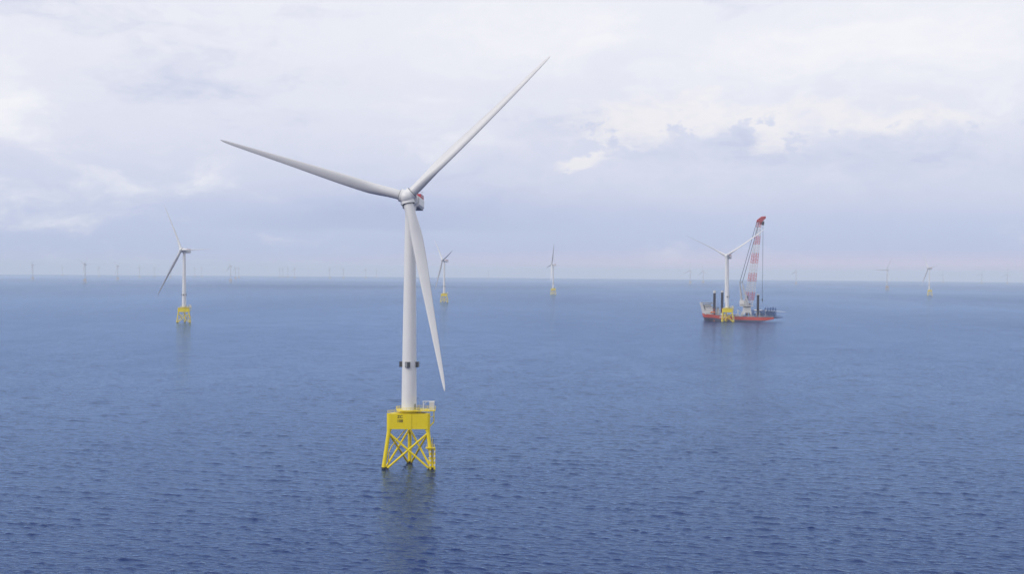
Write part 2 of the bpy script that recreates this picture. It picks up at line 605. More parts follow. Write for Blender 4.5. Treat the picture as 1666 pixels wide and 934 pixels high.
def set_rotor(root, psi_local, theta, feather=(-14.0,) * 3):
    """turn the nacelle to psi and stop the rotor at theta; psi measured in the root's own frame"""
    yaw = Matrix.Rotation(-psi_local, 4, 'Z')
    top = Matrix.Translation((0, 0, HUB_Z)) @ yaw @ Matrix.Rotation(-TILT, 4, 'X')
    i = 0
    for ch in root.children:
        n = ch.name.split('.')[0]
        if n == 'nacelle':
            ch.matrix_local = top
        elif n == 'hub':
            ch.matrix_local = top @ Matrix.Translation((0, -OVERHANG, 0)) @ Matrix.Rotation(PI / 2 - theta, 4, 'Y')
        elif n == 'blade':
            a = theta + i * 2 * PI / 3
            i += 1
            ch.matrix_local = (top @ Matrix.Translation((0, -OVERHANG, 0)) @ Matrix.Rotation(PI / 2 - a, 4, 'Y')
                               @ Matrix.Rotation(R(2.8), 4, 'X') @ Matrix.Rotation(R(feather[i - 1]), 4, 'Z'))

PITCH_BLADE = -14.0

def make_turbine():
    root = empty('offshore_wind_turbine', (0, 0, 0))
    # --- tower
    b = MB()
    z0, z1 = PLAT_Z + 0.02, HUB_Z - 2.9
    prof = []
    for zz in (0.0, 0.12, 0.24, 0.245, 0.5, 0.505, 0.76, 0.765, 1.0):
        prof.append((3.08 + (2.08 - 3.08) * zz ** 1.15, z0 + (z1 - z0) * zz))
    b.lathe(prof, 48)
    for zz in (0.24, 0.5, 0.76):
        rr = 3.08 + (2.08 - 3.08) * zz ** 1.15
        h = z0 + (z1 - z0) * zz
        b.lathe([(rr - 0.05, h - 0.12), (rr + 0.035, h - 0.10), (rr + 0.035, h + 0.10), (rr - 0.05, h + 0.12)], 48)
    tower = b.build('tower', M['white'], root)
    for k in range(4):
        a = R(-100 + 90 * k)
        zc, rr = 42.0, 2.98
        q = Matrix.Rotation(a, 4, 'Z')
        bx = MB().box(rr - 0.25, rr + 0.95, -0.95, 0.95, zc - 1.1, zc + 1.1)
        bx.box(rr + 0.952, rr + 1.02, -0.85, -0.05, zc - 0.95, zc + 0.95, 1).box(rr + 0.952, rr + 1.02, 0.05, 0.85, zc - 0.95, zc + 0.95, 0)
        o = bx.build('equipment_box', [M['dark'], M['grey']], tower)
        o.matrix_local = q
    dr = MB().box(3.02, 3.12, -0.55, 0.55, PLAT_Z + 0.25, PLAT_Z + 2.5).build('door', M['grey'], tower)
    dr.matrix_local = Matrix.Rotation(R(-35), 4, 'Z')
    # --- nacelle, hub, blades (rotor frame: -Y looks up the wind)
    nb = MB()
    oct_ = [(-3.3, -2.8), (3.3, -2.8), (3.9, -2.1), (3.9, 1.0), (3.4, 1.5), (-3.4, 1.5), (-3.9, 1.0), (-3.9, -2.1)]
    v0 = [(x, -0.6, z) for x, z in oct_]
    v1 = [(x * 1.0, 9.0, z) for x, z in oct_]
    v2 = [(x * 0.92, 10.2, z * 0.88) for x, z in oct_]
    n = 8
    vv_ = v0 + v1 + v2
    ff = [tuple(range(n)), tuple(range(3 * n - 1, 2 * n - 1, -1))]
    for j in range(2):
        ff += [(j * n + (i + 1) % n, j * n + i, (j + 1) * n + i, (j + 1) * n + (i + 1) % n) for i in range(n)]
    nb.add(vv_, ff, 0)
    nb.lathe([(2.2, -3.2), (3.35, -3.0), (3.5, -2.6), (3.5, -0.9), (3.2, -0.55)], 40, 0, 'Y')
    nb.lathe([(2.25, -4.6), (2.6, -3.3), (2.5, -2.0)], 36, 0, 'Z')
    nac = nb.build('nacelle', M['white'], root, bevel=0.18)
    MB().box(-3.6, 3.6, 1.5, 8.9, -3.12, -2.82).build('underside_tray', M['grey'], nac)
    hr = MB()
    hr.box(-3.5, 3.5, 3.4, 9.6, 1.52, 1.66, 0)
    for x0, x1, y0, y1 in ((-3.5, 3.5, 3.4, 3.5), (-3.5, 3.5, 9.5, 9.6), (-3.5, -3.4, 3.5, 9.5), (3.4, 3.5, 3.5, 9.5)):
        hr.box(x0, x1, y0, y1, 1.66, 3.05, 0)
    hr.box(3.502, 3.53, 5.6, 6.0, 1.7, 3.0, 1).box(3.532, 3.56, 3.6, 9.4, 2.25, 2.5, 1)
    hr.box(-3.53, -3.502, 5.6, 6.0, 1.7, 3.0, 1).box(-3.56, -3.532, 3.6, 9.4, 2.25, 2.5, 1)
    hr.build('helihoist_basket', [M['red'], M['white']], nac)
    mb = MB()
    mb.tube((2.6, 9.9, 1.6), (2.6, 9.9, 5.2), 0.06, seg=6).tube((1.9, 9.9, 4.9), (3.3, 9.9, 4.9), 0.05, seg=6)
    mb.build('wind_mast', M['grey'], nac)
    hb = MB()
    hb.lathe([(0.0, -3.3), (0.9, -3.15), (1.75, -2.7), (2.45, -1.9), (2.85, -0.8), (2.95, 0.4), (2.85, 1.6), (2.6, 2.6), (2.3, 2.95)], 40, 0, 'Y')
    for k in range(3):
        q = Matrix.Rotation(-k * 2 * PI / 3, 3, 'Y')
        hb.tube(q @ Vector((0, 0, 0.4)), q @ Vector((0, 0, 2.75)), 2.62, 2.66, 36)
        hb.tube(q @ Vector((0, 0, 2.752)), q @ Vector((0, 0, 2.95)), 2.5, 2.48, 36, 1)
    hub = hb.build('hub', [M['white'], M['dark']], root)
    bm_ = blade_mesh()
    b0 = bm_.build('blade', M['blade'], root)
    for k in range(2):
        c = b0.copy()
        COL.objects.link(c)
        c.parent = root
    # --- jacket: three battered legs, crossed braces on each face
    for k in range(3):
        lb = MB()
        lb.tube(leg_xy(k, 0.7), leg_xy(k, TP_BOT + 0.05), 0.80, seg=24)
        lb.tube(leg_xy(k, -4), leg_xy(k, 0.7), 0.815, seg=24, mat=1)
        p = leg_xy(k, TP_BOT)
        lb.tube(p + Vector((0, 0, -0.9)), p + Vector((0, 0, 0.02)), 0.95, seg=24)
        lb.build('leg', [M['yellow'], M['weed']], root)
    for a, c in ((0, 1), (1, 2), (2, 0)):
        for p, q in ((a, c), (c, a)):
            s_ = 0.0 if p == a else 0.0
            P, Q = leg_xy(p, TP_BOT - 1.6), leg_xy(q, -1.2)
            t0 = (Q - P).normalized()
            bb = MB()
            mid = P.lerp(Q, 0.895)
            off = Vector((0, 0, 0.0))
            bb.tube(P, mid, 0.44, seg=16)
            bb.tube(mid, Q, 0.45, seg=16, mat=1)
            bb.build('brace', [M['yellow'], M['weed']], root)
    jt = MB()
    L0 = leg_xy(0, 2.0); B0 = leg_xy(2, 12)
    jt.path([Vector((-8.3, -4.1, -3)), Vector((-7.9, -3.6, 6.5)), Vector((-6.9, -2.0, 8.6)), Vector((-1.6, 5.4, 14.6)), Vector((-1.5, 5.6, TP_BOT + 0.1))], 0.22)
    jt.build('cable_tube', M['yellow'], root)
    # --- transition piece
    hexa = []
    for k in range(3):
        a = LEG_DIRS[k]
        e, tn = Vector((math.cos(a), math.sin(a))), Vector((-math.sin(a), math.cos(a)))
        c0 = e * 9.55
        hexa += [c0 - tn * 0.95, c0 + tn * 0.95]
    tp = MB()
    tp.prism([(p.x, p.y) for p in hexa], TP_BOT, TP_TOP)
    for k in range(3):                                # the central column bulges through each wall
        pass
    fy = min(p.y for p in hexa)
    tp.prism([(-1.25, fy - 0.22), (1.25, fy - 0.22), (1.5, fy + 0.3), (-1.5, fy + 0.3)], TP_BOT - 0.02, TP_TOP + 0.02)
    tp.lathe([(3.6, TP_TOP - 0.1), (3.6, PLAT_Z - 0.28), (3.4, PLAT_Z - 0.2)], 40)
    for k in range(3):
        p = leg_xy(k, 0)
        d = Vector((math.cos(LEG_DIRS[k]), math.sin(LEG_DIRS[k]), 0))
        tp.tube(d * 9.1 + Vector((0, 0, TP_BOT - 0.05)), d * 9.1 + Vector((0, 0, TP_TOP + 0.12)), 0.86, seg=24)
    tpo = tp.build('transition_piece', M['yellow'], root)
    for body, zt, sz in (('ZC', 20.6, 1.6), ('108', 18.9, 1.6)):
        cu = bpy.data.curves.new('lettering', 'FONT')
        cu.body = body
        cu.size = sz
        cu.align_x = 'CENTER'
        cu.extrude = 0.01
        cu.offset = 0.05
        cu.materials.append(M['letter'])
        tmp = bpy.data.objects.new('lettering', cu)
        me = bpy.data.meshes.new_from_object(tmp)
        bpy.data.objects.remove(tmp)
        o = bpy.data.objects.new('lettering', me)
        COL.objects.link(o)
        o.parent = tpo
        o.location = (-3.4, fy - 0.03, zt)
        o.rotation_euler = (PI / 2, 0, 0)
    # --- working platform
    pl = MB()
    ptsp = [Vector((5.2 * math.cos(t), 5.2 * math.sin(t) - 0.4, PLAT_Z)) for t in [2 * PI * i / 18 for i in range(18)]]
    hull_pts = [p for p in ptsp if p.x < 3.2]
    deck_poly = sorted([(p.x, p.y) for p in hull_pts] + [(10.8, -3.6), (10.8, 1.8), (4.0, 4.4), (4.0, -4.9)], key=lambda q: math.atan2(q[1], q[0] - 1.5))
    pl.prism(deck_poly, PLAT_Z - 0.3, PLAT_Z)
    pl.tube((10.2, -3.0, PLAT_Z - 0.3), (10.2, -3.0, PLAT_Z - 5.0), 0.17, seg=10).tube((10.2, -3.0, PLAT_Z - 5.0), (8.0, -4.4, PLAT_Z - 7.0), 0.17, seg=10)
    pl.tube((10.2, 1.2, PLAT_Z - 0.3), (10.2, 1.2, PLAT_Z - 5.0), 0.17, seg=10).tube((10.2, 1.2, PLAT_Z - 5.0), (8.0, -2.8, PLAT_Z - 7.0), 0.17, seg=10)
    pl.tube((8.4, -4.0, PLAT_Z - 2.6), (10.2, -3.0, PLAT_Z - 2.6), 0.12, seg=8)
    plo = pl.build('platform', M['yellow'], root)
    rl = MB()
    ring_rail(rl, [Vector((x, y, PLAT_Z)) for x, y in deck_poly], 1.25, 0.055)
    rl.build('railing', M['yellow'], plo)
    rl2 = MB()
    ring_rail(rl2, [Vector((p.x * 0.97, p.y * 0.97, TP_TOP)) for p in hexa], 1.15, 0.045, posts=2.2)
    rl2.build('railing', M['yellow'], tpo)
    cr = MB()
    cr.tube((5.9, -3.4, PLAT_Z), (5.9, -3.4, PLAT_Z + 3.7), 0.16, 0.13, 12)
    cr.tube((5.6, -3.4, PLAT_Z + 3.62), (10.6, -3.2, PLAT_Z + 3.8), 0.17, 0.12, 10)
    cr.tube((5.9, -3.4, PLAT_Z + 2.2), (7.4, -3.35, PLAT_Z + 3.6), 0.07, seg=8)
    cr.tube((10.4, -3.2, PLAT_Z + 3.7), (10.4, -3.2, PLAT_Z + 1.9), 0.03, seg=6)
    cr.build('davit_crane', M['white'], root)
    cb = MB()
    cb.box(8.3, 10.3, -2.2, 0.4, PLAT_Z + 0.02, PLAT_Z + 3.3)
    cb.build('control_cabinet', M['ship_white'], root, bevel=0.06)
    ms = MB()
    ms.box(3.5, 4.6, -3.2, -2.2, PLAT_Z + 0.02, PLAT_Z + 1.9).tube((4.3, -3.0, PLAT_Z + 1.9), (4.3, -3.0, PLAT_Z + 4.6), 0.05, seg=6)
    ms.build('switch_cabinet', M['grey'], root)
    # --- boat landing on the right hand leg
    bl = MB()
    d = Vector((math.cos(LEG_DIRS[1]), math.sin(LEG_DIRS[1]), 0))
    tn = Vector((-d.y, d.x, 0))
    f0 = Vector((10.3, -7.0, 0))
    for sx in (-0.1, 1.6):
        p = Vector((f0.x + sx, f0.y + 0.3, 0))
        bl.tube(p + Vector((0, 0, -3)), p + Vector((0, 0, 8.6)), 0.34, seg=14)
        for zz in (1.4, 3.2, 5.0, 6.8):
            bl.tube(p + Vector((0, 0, zz)), p + Vector((0, 0, zz + 0.75)), 0.37, seg=14, mat=1)
        for zz in (0.9, 4.4, 8.0):
            q = leg_xy(1, zz)
            bl.tube(p + Vector((0, 0, zz)), q, 0.16, seg=8)
    la = Vector((f0.x + 0.78, f0.y + 0.55, 0))
    for sx in (-0.3, 0.3):
        bl.tube(la + Vector((sx, 0, -2)), la + Vector((sx, 0, 12.2)), 0.07, seg=6, mat=2)
    for i in range(34):
        zz = -1.5 + i * 0.4
        bl.tube(la + Vector((-0.3, 0, zz)), la + Vector((0.3, 0, zz)), 0.035, seg=5, mat=2)
    bl.box(8.2, 12.1, -7.6, -5.0, 8.5, 8.8)
    bl.box(9.4, 11.2, -6.5, -5.4, 1.6, 3.8).box(9.6, 11.0, -6.4, -5.4, 5.4, 8.4)
    for x_, y_ in ((8.7, -7.3), (10.3, -7.3), (11.8, -7.3), (11.8, -5.1), (8.7, -5.1)):
        bl.tube((x_, y_, 8.75), (x_, y_, 10.0), 0.05, seg=6)
    for a_, b_ in (((8.7, -7.3), (11.8, -7.3)), ((11.8, -7.3), (11.8, -5.1)), ((11.8, -5.1), (8.7, -5.1))):
        for hh in (9.4, 10.0):
            bl.tube((a_[0], a_[1], hh), (b_[0], b_[1], hh), 0.05, seg=6)
    bl.tube((10.9, -5.6, 8.75), (10.9, -5.6, 12.6), 0.09, seg=8)
    bl.build('boat_landing', [M['yellow'], M['ship_white'], M['dark']], root).location = (-1.2, 0.3, 0)
    return root

def copy_tree(o, parent=None):
    c = o.copy()
    COL.objects.link(c)
    if parent:
        c.parent = parent
    for ch in o.children:
        if not ch.name.startswith('lettering'):        # only the near jacket shows its number
            copy_tree(ch, c)
    return c

MAIN = make_turbine()
JACKET_YAW = R(2.5)
GRP = 'offshore wind turbines on yellow jackets'
near = [
    # px, distance or (px, py) on the water, yaw to the left of the line of sight, rotor angle, jacket yaw, label
    ((664.8, 760.0), 7.7, 43.0, 2.5, 'large white wind turbine on yellow lattice jacket, by far the nearest and biggest'),
    ((299.3, 525.0), 33.6, -1.2, 8, 'white turbine on yellow jacket with one blade level, alone in the open water'),
    ((722.5, 492.0), 65.2, 15.2, 2, 'small hazy turbine on yellow jacket just right of the big turbine blade tip'),
    ((899.8, 479.7), 82.4, 66.5, 0, 'small hazy turbine seen edge-on with one blade straight up, between big turbine and ship'),
    ((1182.7, 524.0), 29.2, 31.9, 0, 'white wind turbine on yellow jacket standing right against the red jack-up ship'),
    ((1511.7, 481.3), 78.4, 5.9, 5, 'pale hazy turbine on pinkish jacket to the right of the jack-up ship'),
]
turbines = []
protos = []
for i, ((px, py), psi, th, jy, lab) in enumerate(near):
    o = MAIN if i == 0 else copy_tree(MAIN)
    turbines.append(o)
for o, ((px, py), psi, th, jy, lab) in zip(turbines, near):
    p = on_water(px, py)
    o.location = p
    face = math.atan2(p.x, p.y)                 # bearing from the camera
    jr = R(jy)
    o.rotation_euler = (0, 0, jr)
    set_rotor(o, R(psi) + jr, R(th), (-14.0,) * 3 if o is MAIN else ((-38.0, -80.0, -14.0) if psi < 30 else (-78.0,) * 3))
    tag(o, lab, 'wind turbine', GRP)
# ------------------------------------------------------------------ the far turbines along the horizon: a few pixels each, one mesh each
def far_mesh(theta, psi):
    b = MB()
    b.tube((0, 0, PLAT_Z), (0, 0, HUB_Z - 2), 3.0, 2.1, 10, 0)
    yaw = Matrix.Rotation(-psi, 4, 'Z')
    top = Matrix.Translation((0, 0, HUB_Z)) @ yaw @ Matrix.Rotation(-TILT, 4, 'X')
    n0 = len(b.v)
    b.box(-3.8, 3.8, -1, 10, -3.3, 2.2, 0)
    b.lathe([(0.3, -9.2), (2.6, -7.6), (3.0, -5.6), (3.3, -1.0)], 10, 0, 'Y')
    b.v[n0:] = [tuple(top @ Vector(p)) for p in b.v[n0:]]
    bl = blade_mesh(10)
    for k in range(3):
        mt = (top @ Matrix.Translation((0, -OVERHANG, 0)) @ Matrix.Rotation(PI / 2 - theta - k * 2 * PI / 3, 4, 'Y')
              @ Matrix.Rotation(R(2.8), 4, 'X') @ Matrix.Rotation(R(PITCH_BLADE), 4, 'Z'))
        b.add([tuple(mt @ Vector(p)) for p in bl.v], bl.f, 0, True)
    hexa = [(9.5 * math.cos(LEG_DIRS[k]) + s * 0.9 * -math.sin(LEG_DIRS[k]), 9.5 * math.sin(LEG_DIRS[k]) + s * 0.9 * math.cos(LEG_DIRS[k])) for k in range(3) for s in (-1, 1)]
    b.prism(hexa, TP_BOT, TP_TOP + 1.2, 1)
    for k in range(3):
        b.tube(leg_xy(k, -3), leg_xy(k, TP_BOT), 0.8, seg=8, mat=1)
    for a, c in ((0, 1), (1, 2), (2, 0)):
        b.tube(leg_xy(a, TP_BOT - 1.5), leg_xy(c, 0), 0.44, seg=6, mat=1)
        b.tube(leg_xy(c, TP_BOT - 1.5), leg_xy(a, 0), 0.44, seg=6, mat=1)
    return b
FAR = [  # px, distance, rotor angle, yaw, what singles it out
    (53.3, 9300, 40, 60, 'faint turbine on the horizon, nearest the left edge of the photo'),
    (101.5, 15500, 80, 70, 'very faint turbine, second from the left edge along the horizon'),
    (138.3, 7600, 35, 40, 'clearest of the faint horizon turbines left of the level-bladed one, jacket below horizon'),
    (161.0, 14500, 10, 65, 'very faint turbine just right of the clearest faint one at far left'),
    (191.6, 9800, 30, 45, 'faint turbine about midway between left edge and the level-bladed turbine, hub low'),
    (227.3, 12500, 70, 60, 'faint turbine on the horizon, third from the level-bladed turbine towards the left'),
    (251.5, 14000, 95, 70, 'very faint turbine on the horizon just left of the level-bladed turbine'),
    (277.5, 13000, 20, 65, 'faint turbine on the horizon behind the lowered blade of the level-bladed turbine'),
    (317.0, 15500, 50, 60, 'very faint turbine just right of the level-bladed turbine tower'),
    (328.3, 15000, 88, 70, 'very faint horizon turbine under the level blade tip'),
    (375.2, 8300, 92, 55, 'left and tallest of a close trio of faint turbines right of the level-bladed one'),
    (383.2, 11500, 110, 60, 'middle turbine of a close faint trio right of the level-bladed one'),
    (388.6, 13500, 65, 65, 'right turbine of a close faint trio right of the level-bladed one'),
    (455.0, 15000, 90, 70, 'first from the left of four faint turbines in a tight row'),
    (460.5, 15500, 30, 65, 'second from the left of four faint turbines in a tight row'),
    (468.4, 14500, 60, 70, 'third from the left of four faint turbines in a tight row'),
    (479.3, 13500, 85, 60, 'last and tallest of four faint turbines in a tight row'),
    (536.5, 13000, 95, 70, 'faint turbine first right of the tight row of four'),
    (559.0, 14000, 45, 65, 'faint turbine second right of the tight row of four'),
    (595.0, 14000, 80, 65, 'faint turbine between the tight row and the big tower, darker of two'),
    (612.5, 17000, 20, 70, 'barely visible turbine nearest the big tower on its left'),
    (794.5, 17500, 92, 75, 'barely visible turbine midway between the two small yellow-jacket turbines'),
    (1122.8, 9600, 80, 65, 'left of two faint horizon turbines beside the ship, in front of its bow'),
    (1144.0, 10800, 100, 60, 'right of two faint horizon turbines, above the bow of the ship'),
    (1295.0, 10200, 88, 70, 'faint lone turbine on the horizon behind the stern of the ship'),
    (1443.0, 6900, 175, 65, 'pale turbine with pinkish jacket, left neighbour of the pale hazy right turbine'),
    (1534.0, 16500, 60, 70, 'barely visible turbine just right of the pale hazy right turbine'),
    (1597.0, 14200, 70, 60, 'faint turbine, second from the right edge of the photo'),
    (1639.0, 13800, 80, 65, 'faint turbine, nearest the right edge of the photo'),
]
far_cache = {}
for px, dist, th, psi, lab in FAR:
    key = (round(th / 12) * 12 % 120, round(psi / 15) * 15)
    if key not in far_cache:
        o = far_mesh(R(key[0]), R(key[1])).build('distant_wind_turbine', [M['far_shaded_white'], M['far_yellow']])
        far_cache[key] = o
    else:
        o = far_cache[key].copy()
        COL.objects.link(o)
    o.location = at(px, dist)
    tag(o, lab, 'wind turbine', 'faint wind turbines along the horizon')

# ------------------------------------------------------------------ the jack-up ship
SHIP_D = 2108.0
ship_pos = at(1200.0, SHIP_D)
SHIP_YAW = R(-3.0)
ship = empty('jackup_vessel', ship_pos, SHIP_YAW)
tag(ship, 'red hulled jack-up installation ship with white bow house and dark legs', 'ship')

def place(o, loc=(0, 0, 0), rz=0.0):
    """put a top-level thing on the ship, loc in the ship's own metres"""
    o.matrix_world = Matrix.Translation(ship_pos) @ Matrix.Rotation(SHIP_YAW, 4, 'Z') @ Matrix.Translation(loc) @ Matrix.Rotation(rz, 4, 'Z')
    return o

# hull: sections from bow to stern: x, deck z, half beam at deck, bottom z, half beam at bottom
ST = [(-58.5, 13.2, 2.0, 10.6, 0.8), (-57.0, 13.0, 7.5, 6.2, 1.2), (-54.0, 12.6, 12.5, 2.6, 2.5), (-50, 12.2, 16.0, 0.6, 6.0), (-44, 11.6, 18.0, 0.1, 11.0), (-34, 10.2, 18.5, -0.2, 16.0),
      (-24, 9.2, 18.5, -0.3, 17.8), (10, 8.4, 18.5, -0.3, 18.0), (34, 8.0, 18.5, -0.2, 18.0), (46, 7.9, 18.5, 2.2, 17.5), (57.5, 7.9, 18.2, 4.6, 17.5), (58.5, 7.9, 17.8, 5.2, 17.2)]
hb = MB()
rings = []
for x, zd, hw, zb, hwb in ST:
    zm = max(zb + 0.3, min(zd - 0.8, zd - 5.3 if x > -50 else zd - 6.0))
    t = (zd - zm) / max(zd - zb, 0.1)
    hm_ = hw + (hwb - hw) * t * 0.55
    rings.append([(x, -hw, zd), (x, -hm_, zm), (x, -hwb, zb), (x, hwb, zb), (x, hm_, zm), (x, hw, zd)])
fl = [p for r_ in rings for p in r_]
for j in range(len(ST) - 1):
    for i in range(6):
        k = (i + 1) % 6
        mat = {0: 0, 1: 1, 2: 1, 3: 1, 4: 0, 5: 2}[i]
        hb.add([fl[j * 6 + i], fl[(j + 1) * 6 + i], fl[(j + 1) * 6 + k], fl[j * 6 + k]], [(0, 1, 2, 3)], mat)
hb.add(rings[0], [tuple(range(6))], 0)
hb.add(rings[-1], [tuple(range(5, -1, -1))], 0)
bulb = [(0.1, -4.0), (1.2, -3.4), (1.9, -2.0), (2.1, 0), (2.1, 5)]
n0 = len(hb.v)
hb.lathe(bulb, 16, 1, 'Z')
hb.v[n0:] = [(z - 52.5, y, x + 2.2) for x, y, z in hb.v[n0:]]
hull = hb.build('hull', [M['hull_red'], M['hull_low'], M['deck']], ship)
fs = MB()
for sgn in (-1, 1):
    y0, y1 = sorted((sgn * 18.15, sgn * 18.32))
    fs.box(-30, 57, y0, y1, 9.1, 9.25).box(-30, 57, y0, y1, 9.65, 9.8)
    for i in range(44):
        x = -30 + i * 2.0
        fs.box(x, x + 0.15, y0 + 0.01, y1 - 0.01, 8.0 if x > 8 else 8.4, 9.8)
fs.build('deck_railing', M['ship_white'], ship)
mk = MB()                                               # white draught panel and pale patch amidships on the hull side
mk.box(-32, -20, -18.62, -18.55, 6.4, 8.2, 0)
mk.build('hull_panel', M['ship_white'], hull)

# bow bulwark, accommodation
bw = MB()
prof = [(-63.5, 0.0, 31.6), (-62.5, 8.0, 31.2), (-60.5, 13.0, 30.8)]
low = [(-58.6, 0.0, 13.0), (-57.1, 7.5, 12.9), (-54.0, 12.5, 12.6)]
for sgn in (-1, 1):
    for (a, b_), (c, d) in zip(zip(prof, prof[1:]), zip(low, low[1:])):
        q = [(a[0], a[1] * sgn, a[2]), (b_[0], b_[1] * sgn, b_[2]), (d[0], d[1] * sgn, d[2]), (c[0], c[1] * sgn, c[2])]
        inn = [(x + 0.5, y * 0.97, z) for x, y, z in q]
        bw.add(q + inn, [(0, 1, 2, 3), (7, 6, 5, 4), (0, 4, 5, 1), (1, 5, 6, 2), (2, 6, 7, 3), (3, 7, 4, 0)], 0)
bw.build('bow_flare', M['ship_white'], ship)
ac = MB()
ac.box(-55.5, -36, -13.5, 13.5, 11.9, 16.0).box(-55.0, -37, -13, 13, 16.02, 19.2).box(-54.5, -38.5, -12.4, 12.4, 19.22, 22.4)
ac.box(-55.5, -43.0, -11.0, 11.0, 22.42, 25.4).box(-56.5, -46.0, -13.6, 13.6, 25.42, 28.4)
aco = ac.build('accommodation_block', M['ship_white'], ship)
for z_, x0, x1, yw in ((13.6, -54.0, -38, 13.5), (17.3, -54, -39, 13.0), (20.4, -53.5, -40, 12.4), (23.6, -54.5, -44, 11.0)):
    wb = MB()
    n = int((x1 - x0) / 1.7)
    for i in range(n):
        xx = x0 + 1.7 * i
        wb.box(xx, xx + 0.9, -yw - 0.04, -yw + 0.02, z_, z_ + 1.0)
    wb.build('window_row', M['window'], aco)
MB().box(-56.3, -46.2, -13.66, -13.58, 26.5, 27.7).box(-56.56, -56.45, -13.4, 13.4, 26.5, 27.7).build('bridge_window', M['window'], aco)
hd = MB()
octp = [(-51.5 + 11.8 * math.cos(R(22.5 + 45 * i)), 11.8 * math.sin(R(22.5 + 45 * i))) for i in range(8)]
hd.prism(octp, 30.6, 31.5, 0)
for x_, y_ in ((-60, -4), (-60, 4), (-44, -8), (-44, 8), (-52, -10), (-52, 10)):
    hd.tube((x_, y_, 28.0 if x_ > -57 else 22.0), (x_, y_, 30.6), 0.3, seg=8, mat=1)
    hd.tube((x_, y_, 28.4), (x_ + 3, y_ * 0.7, 30.6), 0.2, seg=6, mat=1)
for i in range(8):
    a = Vector((*octp[i], 31.4)); c = Vector((*octp[(i + 1) % 8], 31.4))
    hd.tube(a * 1.0, c, 0.18, seg=6, mat=1)
hd.build('helideck', [M['helideck'], M['ship_white']], ship)
# lattice girder from helideck towards the leg
gb = MB()
for z_ in (22.8, 25.0):
    for y_ in (-12, -9):
        gb.tube((-43.5, y_, z_), (-36, y_, z_ - 0.4), 0.22, seg=6)
gb.box(-43, -34, -13.2, -8, 22.3, 22.6)
gb.build('boat_deck', M['grey'], ship)
lb = MB()
lb.lathe([(0.1, -4.2), (1.0, -3.8), (1.55, -2.6), (1.6, 2.6), (1.0, 3.8), (0.1, 4.2)], 16, 0, 'Z')
lb.v = [(z, x, y) for x, y, z in lb.v]
lb.v = [(x - 42.5, y - 15.3, z * 0.9 + 15.2) for x, y, z in lb.v]
lb.build('lifeboat', M['orange'], ship)
dv = MB()
for x_ in (-45.5, -39.5):
    dv.path([(x_, -13.6, 14.2), (x_, -15.0, 18.2), (x_, -16.4, 18.0)], 0.22, seg=6)
dv.build('boat_davit', M['ship_white'], ship)
MB().tube((-36.5, -6, 22), (-36.5, -6, 37.5), 0.28, 0.15, 8).tube((-38, -6, 33), (-35, -6, 33), 0.12, seg=6).box(-37.4, -35.6, -6.6, -5.4, 36.3, 37.0).build('radar_mast', M['ship_white'], ship)
fn = MB().box(-35.5, -31, -9, -4, 11, 21.5).tube((-34.5, -7, 21.5), (-34.5, -7, 24.2), 0.6, seg=10, mat=1).tube((-32.5, -6, 21.5), (-32.5, -6, 24.2), 0.6, seg=10, mat=1)
fn.build('funnel', [M['ship_white'], M['dark']], ship)
# legs with jack houses
for x_, y_, zt, cap in ((-40.0, -13.6, 52.0, 4.4), (-24.0, 13.6, 51.5, 3.0), (32.4, -13.6, 46.5, 1.4)):
    g = MB()
    zc = zt - cap
    g.tube((x_, y_, -30), (x_, y_, 22 if cap > 2 else 12), 2.15, seg=24, mat=1)
    g.tube((x_, y_, 22 if cap > 2 else 12), (x_, y_, zc), 2.15, seg=24, mat=0)
    g.tube((x_, y_, zc), (x_, y_, zt), 2.2, seg=24, mat=2)
    for a in range(4):
        t = R(45 + 90 * a)
        q = Vector((math.cos(t), math.sin(t), 0)) * 2.15
        g.tube(Vector((x_, y_, -20)) + q, Vector((x_, y_, zc)) + q, 0.22, seg=6, mat=0)
    g.build('leg', [M['leg_dark'], M['leg_red'], M['ship_white']], ship)
    j = MB()
    for sx in (-1, 1):
        j.box(x_ + sx * 2.6 - 0.9, x_ + sx * 2.6 + 0.9, y_ - 3.2, y_ + 3.2, 8.0, 15.8)
    j.build('jack_house', M['grey'], ship)
# deck gear amidships
ga = MB()
ga.tube((0.5, -4, 8.3), (0.5, -4, 17.0), 0.8, 0.7, 12)
ga.box(-0.8, 2.0, -5.4, -2.6, 17.0, 19.2)
for s_ in (-0.5, 0.5):
    ga.tube((0.5, -4 + s_, 18.6), (11.0, -7 + s_, 12.2), 0.2, seg=6)
    ga.tube((0.5, -4 + s_, 19.4), (11.0, -7 + s_, 12.4), 0.14, seg=6)
for i in range(9):
    t = i / 9
    ga.tube((0.5 + 10.5 * t, -4.5 - 3 * t, 18.6 - 6.4 * t), (0.5 + 10.5 * (t + 0.08), -3.5 - 3 * t, 18.7 - 6.4 * t), 0.1, seg=5)
ga.build('deck_crane', M['ship_white'], ship)
for i, (x_, y_, h_) in enumerate(((-8.0, -15.5, 6.2), (-3.2, -15.8, 5.0), (4.2, -16.2, 7.0))):
    g = MB()
    g.tube((x_, y_, 8.2), (x_, y_, 8.2 + h_), 0.55, 0.4, 10).box(x_ - 0.9, x_ + 0.9, y_ - 0.7, y_ + 0.7, 8.2, 9.9)
    g.build('vent_post', M['ship_white'], ship)

